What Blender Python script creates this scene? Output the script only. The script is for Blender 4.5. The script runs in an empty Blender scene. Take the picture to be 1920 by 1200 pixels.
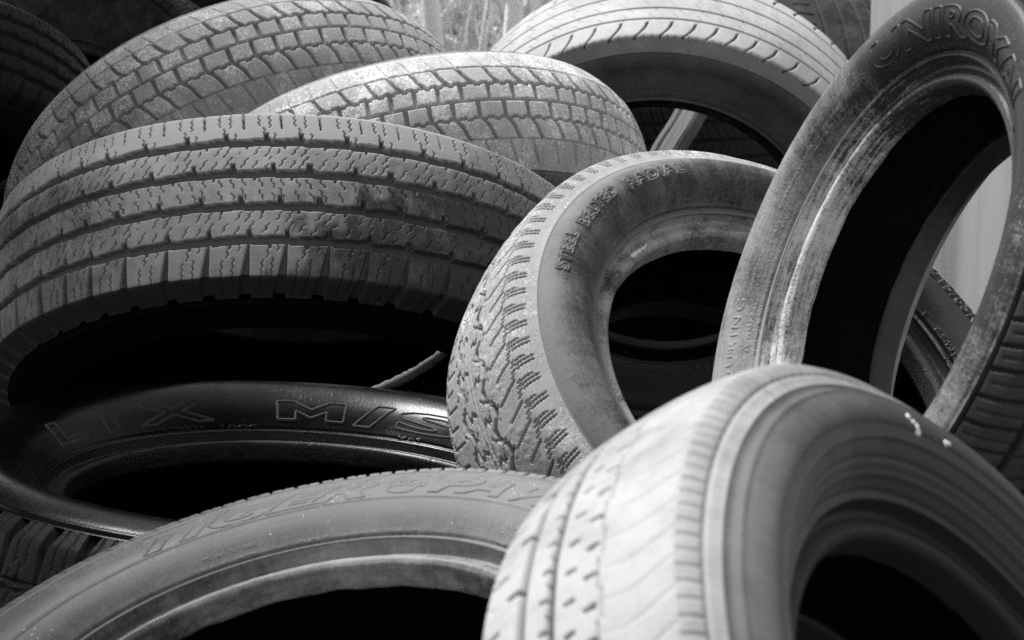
import bpy, math, random
import numpy as np
from mathutils import Matrix, Vector

# ------------------------------------------------------------------ camera frame
PITCH = math.radians(11.0)
CAM_H = 0.93                      # camera above the ground
FPX = 4500.0                      # focal length in photograph pixels (1920 wide)
cp, sp = math.cos(PITCH), math.sin(PITCH)
RCW = np.array([[1, 0, 0], [0, -sp, cp], [0, -cp, -sp]])   # camera (x right, y down, z ahead) -> world
CAM = np.array([0.0, 0.0, CAM_H])
def to_world(c): return RCW @ np.array(c, float) + CAM
def to_cam(P): return (P - CAM) @ RCW
def px_of(P):
    q = to_cam(P)
    return np.stack([960 + FPX * q[..., 0] / q[..., 2], 600 + FPX * q[..., 1] / q[..., 2], q[..., 2]], -1)
rng = np.random.default_rng(7)
random.seed(7)

# ------------------------------------------------------------------ small numeric helpers
def vnoise(x, y, seed=0):
    xi = np.floor(x).astype(np.int64); yi = np.floor(y).astype(np.int64)
    fx = x - xi; fy = y - yi
    fx = fx * fx * (3 - 2 * fx); fy = fy * fy * (3 - 2 * fy)
    def h(i, j):
        n = (i * 374761393 + j * 668265263 + seed * 974634511) & 0x7fffffff
        n = ((n ^ (n >> 13)) * 1274126177) & 0x7fffffff
        n = n ^ (n >> 16)
        return (n & 0xffff) / 65535.0
    return (h(xi, yi) * (1 - fx) + h(xi + 1, yi) * fx) * (1 - fy) + (h(xi, yi + 1) * (1 - fx) + h(xi + 1, yi + 1) * fx) * fy
def fbm(x, y, seed=0, o=4):
    s = 0; a = .5
    for k in range(o):
        s = s + a * vnoise(x * 2 ** k, y * 2 ** k, seed + 17 * k); a *= .5
    return s / (1 - .5 ** o)
def band(d, wd, soft=.0006):            # 1 inside a groove of width wd, d = distance from its centre line
    return np.clip((wd / 2 - np.abs(d)) / soft + .5, 0, 1)
def step(x, soft=.0006): return np.clip(x / soft + .5, 0, 1)
def tri(x): return 4 * np.abs(x - np.floor(x + .5)) - 1
def mx(*a):
    r = a[0]
    for b in a[1:]: r = np.maximum(r, b)
    return r

class Pitch:
    """a pitch sequence of varying block lengths round the tread"""
    def __init__(s, circ, p, var=.14, seed=0):
        n = max(8, int(round(circ / p)))
        r = np.random.default_rng(seed)
        L = 1 + var * (r.integers(-1, 2, n))
        L = L / L.sum() * circ
        s.e = np.concatenate([[0], np.cumsum(L)]); s.L = L; s.n = n; s.circ = circ
    def __call__(s, x, off=0.0):          # -> block index, fraction, length
        x = np.mod(x, s.circ)
        k = np.clip(np.searchsorted(s.e, x, side='right') - 1, 0, s.n - 1)
        f = (x - s.e[k]) / s.L[k] + off
        k = k + np.floor(f).astype(int); f = f - np.floor(f)
        return k, f, s.L[np.mod(k, s.n)]

# ------------------------------------------------------------------ tread patterns: h(s, a) -> depth (m, >=0), cavity mask
def tread_highway(T):
    """five straight ribs, notched groove edges, zigzag sipes, tapered shoulder slots"""
    A = T.At; P = Pitch(2 * math.pi * T.R, .043 * T.sc, seed=T.seed)
    rb = np.array([-.60, -.20, .20, .60]) * A
    def f(s, a):
        D = np.zeros_like(a)
        for i, g in enumerate(rb):
            k, u, L = P(s, .23 * i)
            saw = (u - .5) * .0026 + (fbm(s * 70 + 5, a * 30 + i * 9, T.seed + 21, 3) - .5) * .0022
            up = step((a - (g - .0046 + saw)), .0012) * step((g + .0046 + saw * .6) - a, .0012)
            D = np.maximum(D, .0090 * up)
            x = u * L
            notch = band(x - .004, .0042, .0012) * step(a - (g - .0118), .001) * step(g - a, .001)
            D = np.maximum(D, .007 * notch)
            notch2 = band(x - .55 * L, .0024, .001) * step(a - g, .001) * step((g + .0085) - a, .001)
            D = np.maximum(D, .004 * notch2)
        edges = [-A] + list(rb) + [A]
        for i in range(1, 4):                       # sipes on the three inner ribs
            lo, hi = edges[i] + .0065, edges[i + 1] - .0065; mid = (lo + hi) / 2; wd = hi - lo
            sl = (.55, -.5, .55)[i - 1]
            for (u0, a0, a1) in ((.24, mid - .001, hi), (.50, mid + .004, hi), (.84, mid + .001, hi), (.10, lo, mid - .004), (.40, lo, mid - .001), (.68, lo, mid - .003)):
                k, u, L = P(s, .31 * i)
                jit = vnoise(k * 3.7 + u0 * 91, k * 0 + i * 7.3, 5) - .5
                line = (u - u0) * L - sl * (a - mid) - .0007 * np.clip(2 * tri((a - lo) / .0068), -1, 1) - jit * .004
                D = np.maximum(D, .0030 * band(line, .0010, .0009) * step(a - a0, .001) * step(a1 - a, .001))
        # shoulders
        for sg in (1, -1):
            b = sg * a
            k, u, L = P(s, .11 * sg)
            x = (u - .5) * L
            t = np.clip((b - .60 * A) / (.4 * A), 0, 1.6)
            slot = band(x - .12 * (b - .6 * A), (.0016 + .0075 * t) if sg > 0 else (.0011 + .0008 * t), .001) * step(b - (.64 if sg > 0 else .78) * A, .001)
            D = np.maximum(D, np.minimum(.0075, .002 + .008 * t) * slot)
            for (u0, b0, b1) in ((.5, .63, .80), (.34, .80, 1.3), (.62, .82, 1.3), (.22, .62, .72)):
                uu = np.mod(u + .5, 1.0)
                line = (uu - u0) * L - .10 * (b - .6 * A) - .0007 * np.clip(2 * tri(b / .0066), -1, 1) * (b < A * .99)
                D = np.maximum(D, .0032 * band(line, .0011, .0007) * step(b - b0 * A, .001) * step(b1 * A - b, .001))
        return D, np.clip(D / .0030, 0, 1)
    return f

def tread_blocks(T):
    """worn winter tread: two rows of small bricks between slanted shoulder blocks"""
    A = T.At * 1.0; P = Pitch(2 * math.pi * T.R, .0335 * T.sc, var=.10, seed=T.seed)
    g1 = .45 * A
    def f(s, a):
        D = np.zeros_like(a)
        wob = (fbm(s * 90, a * 90, T.seed, 2) - .5) * .0009
        k, u, L = P(s)
        stepx = .0011 * np.sign(np.mod(u * 2, 1) - .5)
        D = mx(D, band(a + wob * .6, .0036, .0010))
        for sg in (1, -1):
            b = sg * a
            k, u, L = P(s, .0 if sg > 0 else .5)
            D = mx(D, band(b - g1 - stepx * sg + wob * .5, .0037, .0010))
            D = mx(D, band((u - .5) * L + wob, .0056, .0012) * step(g1 - b) * step(b))
            t = np.clip((b - g1) / (A * .97 - g1), 0, 1)
            k, u2, L = P(s, .27 if sg > 0 else .77)
            sl = (u2 - .5) * L + .020 * sg * (t - .45) + .002 * sg * np.sin(t * 5)
            D = mx(D, .9 * band(sl + wob, .0042 + .001 * (1 - t), .0012) * step(b - g1) * step(A * .97 - b))
            D = mx(D, .55 * band(b - A * .97 + wob, .0021, .001))
            k, u3, L = P(s, .05 if sg > 0 else .55)
            D = mx(D, .45 * band((u3 - .5) * L + .008 * sg * (b - A) / .02, .0024, .0012) * step(b - A * .97) * step(A * 1.0 + .030 * T.sc - b, .004))
            D = mx(D, .25 * band((np.mod(u3 + .5, 1) - .5) * L, .0016, .001) * step(b - A * .97) * step(A * 1.0 + .024 * T.sc - b, .004))
        worn = .75 + .5 * fbm(s * 14, a * 14, T.seed + 3, 3)
        fill = np.clip((fbm(s * 9, a * 9, T.seed + 9, 3) - .68) * 6, 0, 1)       # mud filling some grooves
        return D * .0052 * worn * (1 - .75 * fill), np.clip(D * 1.1, 0, 1) * (1 - fill)
    return f

def tread_touring(T):
    """three thin grooves, fine slanted sipes, curved shoulder slots running over the shoulder"""
    A = T.At; P = Pitch(2 * math.pi * T.R, .037 * T.sc, var=.12, seed=T.seed)
    gs = np.array([-.56, -.1, .32, .62]) * A
    def f(s, a):
        D = np.zeros_like(a)
        for g, wd in zip(gs, (.0032, .0036, .0036, .0030)):
            D = mx(D, band(a - g, wd, .001))
        for i in range(3):
            k, u, L = P(s, .21 * i)
            lo = gs[i]; hi = gs[i + 1]; t = (a - lo) / (hi - lo)
            for (u0, t0, t1) in ((.3, .05, .42), (.8, .55, .98)):
                D = mx(D, .5 * band((u - u0) * L + (a - (lo + hi) / 2) * .8, .0012, .0007) * step(t - t0, .03) * step(t1 - t, .03))
        for sg in (1, -1):
            b = sg * a
            k, u, L = P(s, .1 * sg)
            t = (b - .74 * A)
            x = (u - .5) * L - .16 * sg * t - 13.0 * sg * t * np.abs(t)
            D = mx(D, 1.5 * band(x, .0034, .001) * step(b - .70 * A) * step(T.aS - .003 - b))
            D = mx(D, .35 * band(x + .002, .0016, .001) * step(b - .66 * A) * step(.72 * A - b))
            k2, u2, L2 = P(s * 3.0)
            D = mx(D, .5 * band((u2 - .5) * L2 / 3, .0012, .001) * step(b - A * 1.0) * step(A + .008 * T.sc - b))
        return D * .0036, np.clip(D, 0, 1)
    return f

def tread_allterrain(T):
    """lug tread: ladder-like notches on the shoulder, slanted slots, wavy centre grooves, caked mud"""
    A = T.At; P = Pitch(2 * math.pi * T.R, .0215 * T.sc, var=.06, seed=T.seed)
    def f(s, a):
        D = np.zeros_like(a)
        for sg in (1, -1):
            b = sg * a
            k, u, L = P(s, 0 if sg > 0 else .5)
            odd = np.mod(k, 2)
            q = b / A
            x = (u - .5) * L
            sl = x + .30 * (b - .8 * A)
            for c in (-.0042, .0000, .0044):
                lo = .955 if c else .93
                D = mx(D, .62 * band(sl - c, .00125, .0007) * step(q - lo, .01) * step(1.20 - q, .01))
            for c, q0, q1 in ((-.0026, .86, .955), (.0022, .84, .93), (-.006, .88, .95), (.0058, .82, .90)):
                D = mx(D, .5 * band(sl - c + .0006 * tri(q * 40), .0011, .0007) * step(q - q0, .008) * step(q1 - q, .008))
            # long / short slots between the ladders
            q0 = np.where(odd > 0, .48, .56)
            x2 = (np.mod(u + .5, 1) - .5) * L + .42 * (b - .8 * A) + 2.5 * (b - .8 * A) ** 2
            D = mx(D, .95 * band(x2, .0021, .001) * step(q - q0, .01) * step(.87 - q, .01))
            D = mx(D, .7 * band(x2 + .004, .0026, .001) * step(q - .40, .01) * step(.46 - q, .01) * (odd > 0))
            # wavy groove between shoulder and centre, hooked lugs
            k2, v, L2 = P(s * .5, .13 if sg > 0 else .6)
            L2 = L2 * 2
            gz = .30 * A + .0050 * np.clip(2.2 * tri(v), -1, 1) * .9
            D = mx(D, 1.3 * band(b - gz, .0054, .0012))
            hook = (v - .5) * L2 + .9 * (b - .18 * A) + .0040 * np.clip(3 * tri(b / (.20 * A)), -1, 1)
            D = mx(D, 1.2 * band(hook, .0042, .0012) * step(b - .06 * A) * step(.30 * A - b))
            hook2 = (np.mod(v + .5, 1) - .5) * L2 + .9 * (b - .18 * A) + .0040 * np.clip(3 * tri(b / (.20 * A)), -1, 1)
            D = mx(D, .9 * band(hook2, .0022, .0012) * step(b - .12 * A) * step(.30 * A - b))
            D = mx(D, .5 * band(b - .045 * A, .0016, .001))
            for (px, pq) in ((.25, .36), (.62, .22), (.8, .40)):
                D = mx(D, .6 * (((v - px) * L2) ** 2 + ((q - pq) * A) ** 2 < .0011 ** 2))
        D = D * .0078
        return D, np.clip(D / .0040, 0, 1)
    return f

def tread_bald(T):
    """worn trailer tread: hairline grooves, short dashes, faint wavy shoulder lines and a dashed edge"""
    A = T.At; P = Pitch(2 * math.pi * T.R, .0225 * T.sc, var=.05, seed=T.seed)
    def f(s, a):
        D = np.zeros_like(a)
        D = mx(D, 1.8 * band(a + .46 * A, .0058, .0012), 1.5 * band(a + .14 * A, .0044, .0012))
        k, u, L = P(s)
        x = (u - .5) * L
        odd = np.mod(k, 2)
        D = mx(D, .5 * band(a - .335 * A - .0012 * np.where(odd > 0, 1, -1), .0014, .0010))
        D = mx(D, .9 * band(x + .1 * (a - .27 * A), .0023, .001) * step(a - .19 * A) * step(.31 * A - a))
        D = mx(D, .9 * band((np.mod(u + .5, 1) - .5) * L + .1 * (a - .05 * A), .0021, .001) * step(a + .00 * A) * step(.10 * A - a))
        D = mx(D, .8 * band(x + .1 * (a + .2 * A), .0022, .001) * step(a + .25 * A) * step(-.13 * A - a))
        D = mx(D, .8 * band((np.mod(u + .5, 1) - .5) * L, .0022, .001) * step(a + .19 * A) * step(-.10 * A - a))
        D = mx(D, 1.0 * band(x, .0034, .001) * step(a + .66 * A) * step(-.48 * A - a) * (odd > 0))
        D = mx(D, .7 * band(x, .0028, .001) * step(a + .95 * A) * step(-.72 * A - a) * (odd < 1))
        for sg, lo in ((1, .37), (-1, .70)):
            b = sg * a
            k, u2, L = P(s, .3)
            t = (b / A - lo) / (1.04 - lo)
            xx = (u2 - .5) * L + .0105 * (t - .5) - .0045 * np.sin(t * 4.2)
            D = mx(D, .22 * band(xx, .0017, .0016) * step(b - lo * A) * step(1.06 * A - b) * np.clip(.35 + t, 0, 1))
            k3, u3, L3 = P(s * 2)
            e1 = A + .013
            D = mx(D, .42 * band((u3 - .5) * L3 / 2, .0026, .0016) * step(b - .985 * A, .002) * step(e1 - b, .002))
            D = mx(D, .16 * step(b - .985 * A, .004) * step(e1 - b, .003))
            D = mx(D, .55 * band(b - e1, .0020, .0014))
        hole = np.clip((fbm(s * 22, a * 30, 91, 3) - .70) * 9, 0, 1) * step(-.5 * A - a, .004) * step(a + .92 * A, .004)
        return D * .0036 + hole * .004, np.clip(D * .9, 0, 1)
    return f

def tread_allseason(T):
    A = T.At; P = Pitch(2 * math.pi * T.R, .022 * T.sc, var=.10, seed=T.seed)
    def f(s, a):
        D = np.zeros_like(a)
        for g in (-.62, -.2, .2, .62): D = mx(D, band(a - g * A, .0055, .001))
        for sg in (1, -1):
            b = sg * a
            k, u, L = P(s, .3 * sg)
            D = mx(D, .8 * band((u - .5) * L + .3 * (b - A), .0026, .001) * step(b - .62 * A) * step(T.aS - .006 - b))
            D = mx(D, .4 * band((np.mod(u + .5, 1) - .5) * L + .3 * (b - A), .0012, .001) * step(b - .66 * A) * step(T.aS - .010 - b))
            D = mx(D, .8 * band(b - (T.aS - .003), .003, .001))
        for lo, hi, sl, o in ((-.6, -.2, .5, .1), (-.2, .2, -.5, .4), (.2, .6, .5, .7)):
            k, u, L = P(s, o)
            D = mx(D, .7 * band((u - .5) * L + sl * (a - (lo + hi) / 2 * A), .0022, .001) * step(a - lo * A) * step(hi * A - a))
        return D * .0065, np.clip(D, 0, 1)
    return f

# ------------------------------------------------------------------ materials
def N(nt, typ, **kw):
    n = nt.nodes.new(typ)
    for k, v in kw.items():
        if k == 'inp':
            for i, val in v.items(): n.inputs[i].default_value = val
        else: setattr(n, k, v)
    return n
def ramp(nt, src, p0, p1, c0=0.0, c1=1.0):
    r = N(nt, 'ShaderNodeMapRange', clamp=True)
    r.inputs['From Min'].default_value = p0; r.inputs['From Max'].default_value = p1
    r.inputs['To Min'].default_value = c0; r.inputs['To Max'].default_value = c1
    nt.links.new(src, r.inputs['Value']); return r.outputs['Result']
def math_(nt, op, a, b=None, c=None):
    m = N(nt, 'ShaderNodeMath', operation=op)
    for i, v in enumerate((a, b, c)):
        if v is None: continue
        if isinstance(v, (int, float)): m.inputs[i].default_value = v
        else: nt.links.new(v, m.inputs[i])
    return m.outputs[0]
def mixv(nt, fac, a, b):
    """float mix a->b"""
    m = N(nt, 'ShaderNodeMix', data_type='FLOAT')
    for sock, v in ((m.inputs[0], fac), (m.inputs[2], a), (m.inputs[3], b)):
        if isinstance(v, (int, float)): sock.default_value = v
        else: nt.links.new(v, sock)
    return m.outputs[0]
def noise(nt, vec, scale, detail=4, rough=.55, dist=0.0):
    n = N(nt, 'ShaderNodeTexNoise')
    n.inputs['Scale'].default_value = scale; n.inputs['Detail'].default_value = detail
    n.inputs['Roughness'].default_value = rough; n.inputs['Distortion'].default_value = dist
    nt.links.new(vec, n.inputs['Vector']); return n.outputs['Fac']
def grey(nt, val):
    c = N(nt, 'ShaderNodeCombineColor')
    for i in range(3): nt.links.new(val, c.inputs[i])
    return c.outputs[0]

def rubber(name, dark=.03, dust=.25, cover=.5, spread=.25, rough=.62, rough_dust=.85, spec=.4, streak=.3, fine=.5,
           mud=0.0, mudcol=.35, cavcol=None, cavamt=.6, bump=.35, specks=0.0, grain=.25, drops=0.0, seed=0.0, coat=0.0, scratch=.25, smear=.3):
    """old rubber: clean dark rubber under a patchy film of dry dust, scuffs, optional caked mud and pale specks"""
    m = bpy.data.materials.new(name); m.use_nodes = True; nt = m.node_tree
    b = nt.nodes['Principled BSDF']; out = nt.nodes['Material Output']
    tc = N(nt, 'ShaderNodeTexCoord'); mp = N(nt, 'ShaderNodeMapping'); mp.inputs['Location'].default_value = (seed, seed * 1.7, seed * .6)
    nt.links.new(tc.outputs['Object'], mp.inputs['Vector']); V = mp.outputs['Vector']
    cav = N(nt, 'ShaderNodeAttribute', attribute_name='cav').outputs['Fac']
    dst = N(nt, 'ShaderNodeAttribute', attribute_name='dst').outputs['Fac']
    pol = N(nt, 'ShaderNodeAttribute', attribute_name='pol').outputs['Vector']
    big = noise(nt, V, 7, 5, .6, .4)
    mid = noise(nt, V, 38, 6, .65, .3)
    tiny = noise(nt, V, 420, 4, .7)
    mp2 = N(nt, 'ShaderNodeMapping'); mp2.inputs['Scale'].default_value = (14, 320, 1)
    nt.links.new(pol, mp2.inputs['Vector']); st = noise(nt, mp2.outputs['Vector'], 1.0, 5, .7, .2)
    v = math_(nt, 'MULTIPLY', big, 1.0)
    v = math_(nt, 'ADD', v, math_(nt, 'MULTIPLY', math_(nt, 'SUBTRACT', mid, .5), fine))
    v = math_(nt, 'ADD', v, math_(nt, 'MULTIPLY', math_(nt, 'SUBTRACT', st, .5), streak))
    v = math_(nt, 'ADD', v, math_(nt, 'MULTIPLY', math_(nt, 'SUBTRACT', tiny, .5), grain))
    v = math_(nt, 'ADD', v, dst)  # dust offset, also carrying painted shade
    mp3 = N(nt, 'ShaderNodeMapping'); mp3.inputs['Scale'].default_value = (130, 16, 1)
    nt.links.new(pol, mp3.inputs['Vector']); sm_ = noise(nt, mp3.outputs['Vector'], 1.0, 4, .6, .6)
    v = math_(nt, 'ADD', v, math_(nt, 'MULTIPLY', math_(nt, 'SUBTRACT', sm_, .5), smear))
    lines = None
    for sc_, off in (((22, 95, 1), .7), ((75, 40, 1), 2.3)):
        mpl = N(nt, 'ShaderNodeMapping'); mpl.inputs['Scale'].default_value = sc_; mpl.inputs['Rotation'].default_value = (0, 0, off); mpl.inputs['Location'].default_value = (seed * 3, off, 0)
        nt.links.new(pol, mpl.inputs['Vector']); q = noise(nt, mpl.outputs['Vector'], 1.0, 2, .5, 1.2)
        q = ramp(nt, math_(nt, 'ABSOLUTE', math_(nt, 'SUBTRACT', q, .5)), .007, .0)
        lines = q if lines is None else math_(nt, 'MAXIMUM', lines, q)
    gate = ramp(nt, noise(nt, V, 15, 4, .6), .52, .62)
    lines = math_(nt, 'MULTIPLY', lines, gate)
    v = math_(nt, 'ADD', v, math_(nt, 'MULTIPLY', lines, scratch))
    film = ramp(nt, v, .5 - cover * .5 + .25 - spread, .5 - cover * .5 + .25 + spread)
    base = mixv(nt, film, dark, dust)
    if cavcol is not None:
        base = mixv(nt, math_(nt, 'MULTIPLY', cav, cavamt), base, cavcol)  # groove floor tone; the dark ones put groove shade into the colour
    if mud > 0:
        mn = noise(nt, V, 260, 5, .75, .8); mb = noise(nt, V, 15, 5, .65)
        mm = ramp(nt, math_(nt, 'ADD', mn, math_(nt, 'MULTIPLY', math_(nt, 'SUBTRACT', mb, .5), .8)), .58 - mud * .2, .66 - mud * .1)
        mm = math_(nt, 'MULTIPLY', mm, math_(nt, 'SUBTRACT', 1.0, math_(nt, 'MULTIPLY', cav, .85)))
        base = mixv(nt, mm, base, mudcol)
    if specks > 0:
        vo = N(nt, 'ShaderNodeTexVoronoi'); vo.inputs['Scale'].default_value = 170; nt.links.new(V, vo.inputs['Vector'])
        keep = noise(nt, V, 16, 3)
        sz = ramp(nt, keep, .36, .70, .0, .27 * specks)
        sm = ramp(nt, math_(nt, 'SUBTRACT', sz, vo.outputs['Distance']), -.01, .05)
        base = mixv(nt, math_(nt, 'MULTIPLY', sm, .75), base, .62)
    nt.links.new(grey(nt, base), b.inputs['Base Color'])
    nt.links.new(mixv(nt, film, rough, rough_dust), b.inputs['Roughness'])
    b.inputs['Specular IOR Level'].default_value = spec
    if coat: b.inputs['Coat Weight'].default_value = coat; b.inputs['Coat Roughness'].default_value = .18
    hgt = math_(nt, 'ADD', math_(nt, 'MULTIPLY', mid, .5), math_(nt, 'MULTIPLY', tiny, .35))
    hgt = math_(nt, 'ADD', hgt, math_(nt, 'MULTIPLY', st, .25))
    hgt = math_(nt, 'SUBTRACT', hgt, math_(nt, 'MULTIPLY', lines, .25))
    if mud > 0: hgt = math_(nt, 'ADD', hgt, math_(nt, 'MULTIPLY', mm, .9))
    if drops > 0:
        vd = N(nt, 'ShaderNodeTexVoronoi', feature='SMOOTH_F1'); vd.inputs['Scale'].default_value = 260; nt.links.new(V, vd.inputs['Vector'])
        kd = ramp(nt, noise(nt, V, 20, 3), .45, .6)
        hgt = math_(nt, 'ADD', hgt, math_(nt, 'MULTIPLY', math_(nt, 'MULTIPLY', ramp(nt, vd.outputs['Distance'], .5, .15), kd), drops))
    bp = N(nt, 'ShaderNodeBump'); bp.inputs['Strength'].default_value = bump; bp.inputs['Distance'].default_value = .0012
    nt.links.new(hgt, bp.inputs['Height']); nt.links.new(bp.outputs[0], b.inputs['Normal'])
    return m

def simple(name, lo, hi, scale=8, stretch=(1, 1, 1), rough=.8, bump=.3, bdist=.01, detail=6):
    m = bpy.data.materials.new(name); m.use_nodes = True; nt = m.node_tree; b = nt.nodes['Principled BSDF']
    tc = N(nt, 'ShaderNodeTexCoord'); mp = N(nt, 'ShaderNodeMapping'); mp.inputs['Scale'].default_value = stretch
    nt.links.new(tc.outputs['Object'], mp.inputs['Vector'])
    n = noise(nt, mp.outputs['Vector'], scale, detail, .65, .3)
    nt.links.new(grey(nt, ramp(nt, n, .3, .7, lo, hi)), b.inputs['Base Color'])
    b.inputs['Roughness'].default_value = rough
    bp = N(nt, 'ShaderNodeBump'); bp.inputs['Strength'].default_value = bump; bp.inputs['Distance'].default_value = bdist
    nt.links.new(n, bp.inputs['Height']); nt.links.new(bp.outputs[0], b.inputs['Normal'])
    return m

# ------------------------------------------------------------------ mesh helpers
COL = bpy.context.scene.collection
def mesh_np(name, V, F, mat, parent=None, attrs=None, smooth=True, quads=True):
    me = bpy.data.meshes.new(name)
    V = np.ascontiguousarray(V, np.float32); F = np.ascontiguousarray(F, np.int32)
    nv, nf, k = len(V), len(F), F.shape[1]
    me.vertices.add(nv); me.vertices.foreach_set('co', V.ravel())
    me.loops.add(nf * k); me.loops.foreach_set('vertex_index', F.ravel())
    me.polygons.add(nf)
    me.polygons.foreach_set('loop_start', np.arange(0, nf * k, k, dtype=np.int32))
    me.polygons.foreach_set('loop_total', np.full(nf, k, np.int32))
    me.update(calc_edges=True)
    if smooth: me.polygons.foreach_set('use_smooth', np.ones(nf, bool))
    for an, av in (attrs or {}).items():
        if av.ndim == 1:
            at = me.attributes.new(an, 'FLOAT', 'POINT'); at.data.foreach_set('value', np.ascontiguousarray(av, np.float32))
        else:
            at = me.attributes.new(an, 'FLOAT_VECTOR', 'POINT'); at.data.foreach_set('vector', np.ascontiguousarray(av, np.float32).ravel())
    me.materials.append(mat)
    o = bpy.data.objects.new(name, me); COL.objects.link(o)
    if parent is not None: o.parent = parent
    return o
def grid_faces(M, Nn, wrap):
    j = np.arange(Nn if wrap else Nn - 1); i = np.arange(M - 1)
    I, J = np.meshgrid(i, j, indexing='ij'); J2 = (J + 1) % Nn
    return np.stack([I * Nn + J, I * Nn + J2, (I + 1) * Nn + J2, (I + 1) * Nn + J], -1).reshape(-1, 4)
class MB:
    """collects loose polygons of one part"""
    def __init__(s): s.v = []; s.f = []
    def add(s, vs, fs):
        b = len(s.v); s.v += [tuple(x) for x in vs]; s.f += [tuple(b + i for i in f) for f in fs]
    def tube(s, pts, rads, n=8, cap=True):
        pts = [Vector(p) for p in pts]; vs = []; fs = []
        for i, p in enumerate(pts):
            d = (pts[min(i + 1, len(pts) - 1)] - pts[max(i - 1, 0)]).normalized()
            u = d.orthogonal().normalized() if i == 0 else (u - d * u.dot(d)).normalized()
            w = d.cross(u)
            for k in range(n):
                t = 2 * math.pi * k / n
                vs.append(p + (u * math.cos(t) + w * math.sin(t)) * rads[i])
        for i in range(len(pts) - 1):
            for k in range(n):
                fs.append((i * n + k, i * n + (k + 1) % n, (i + 1) * n + (k + 1) % n, (i + 1) * n + k))
        if cap: fs.append(tuple(range(n))[::-1]); fs.append(tuple((len(pts) - 1) * n + k for k in range(n)))
        s.add(vs, fs)
    def build(s, name, mat, parent=None, smooth=True):
        me = bpy.data.meshes.new(name); me.from_pydata(s.v, [], s.f); me.update()
        if smooth: me.polygons.foreach_set('use_smooth', np.ones(len(me.polygons), bool))
        me.materials.append(mat); o = bpy.data.objects.new(name, me); COL.objects.link(o)
        if parent is not None: o.parent = parent
        return o
def tag(o, label=None, cat=None, group=None, kind=None):
    if label: o['label'] = label
    if cat: o['category'] = cat
    if group: o['group'] = group
    if kind: o['kind'] = kind
    return o

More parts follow.
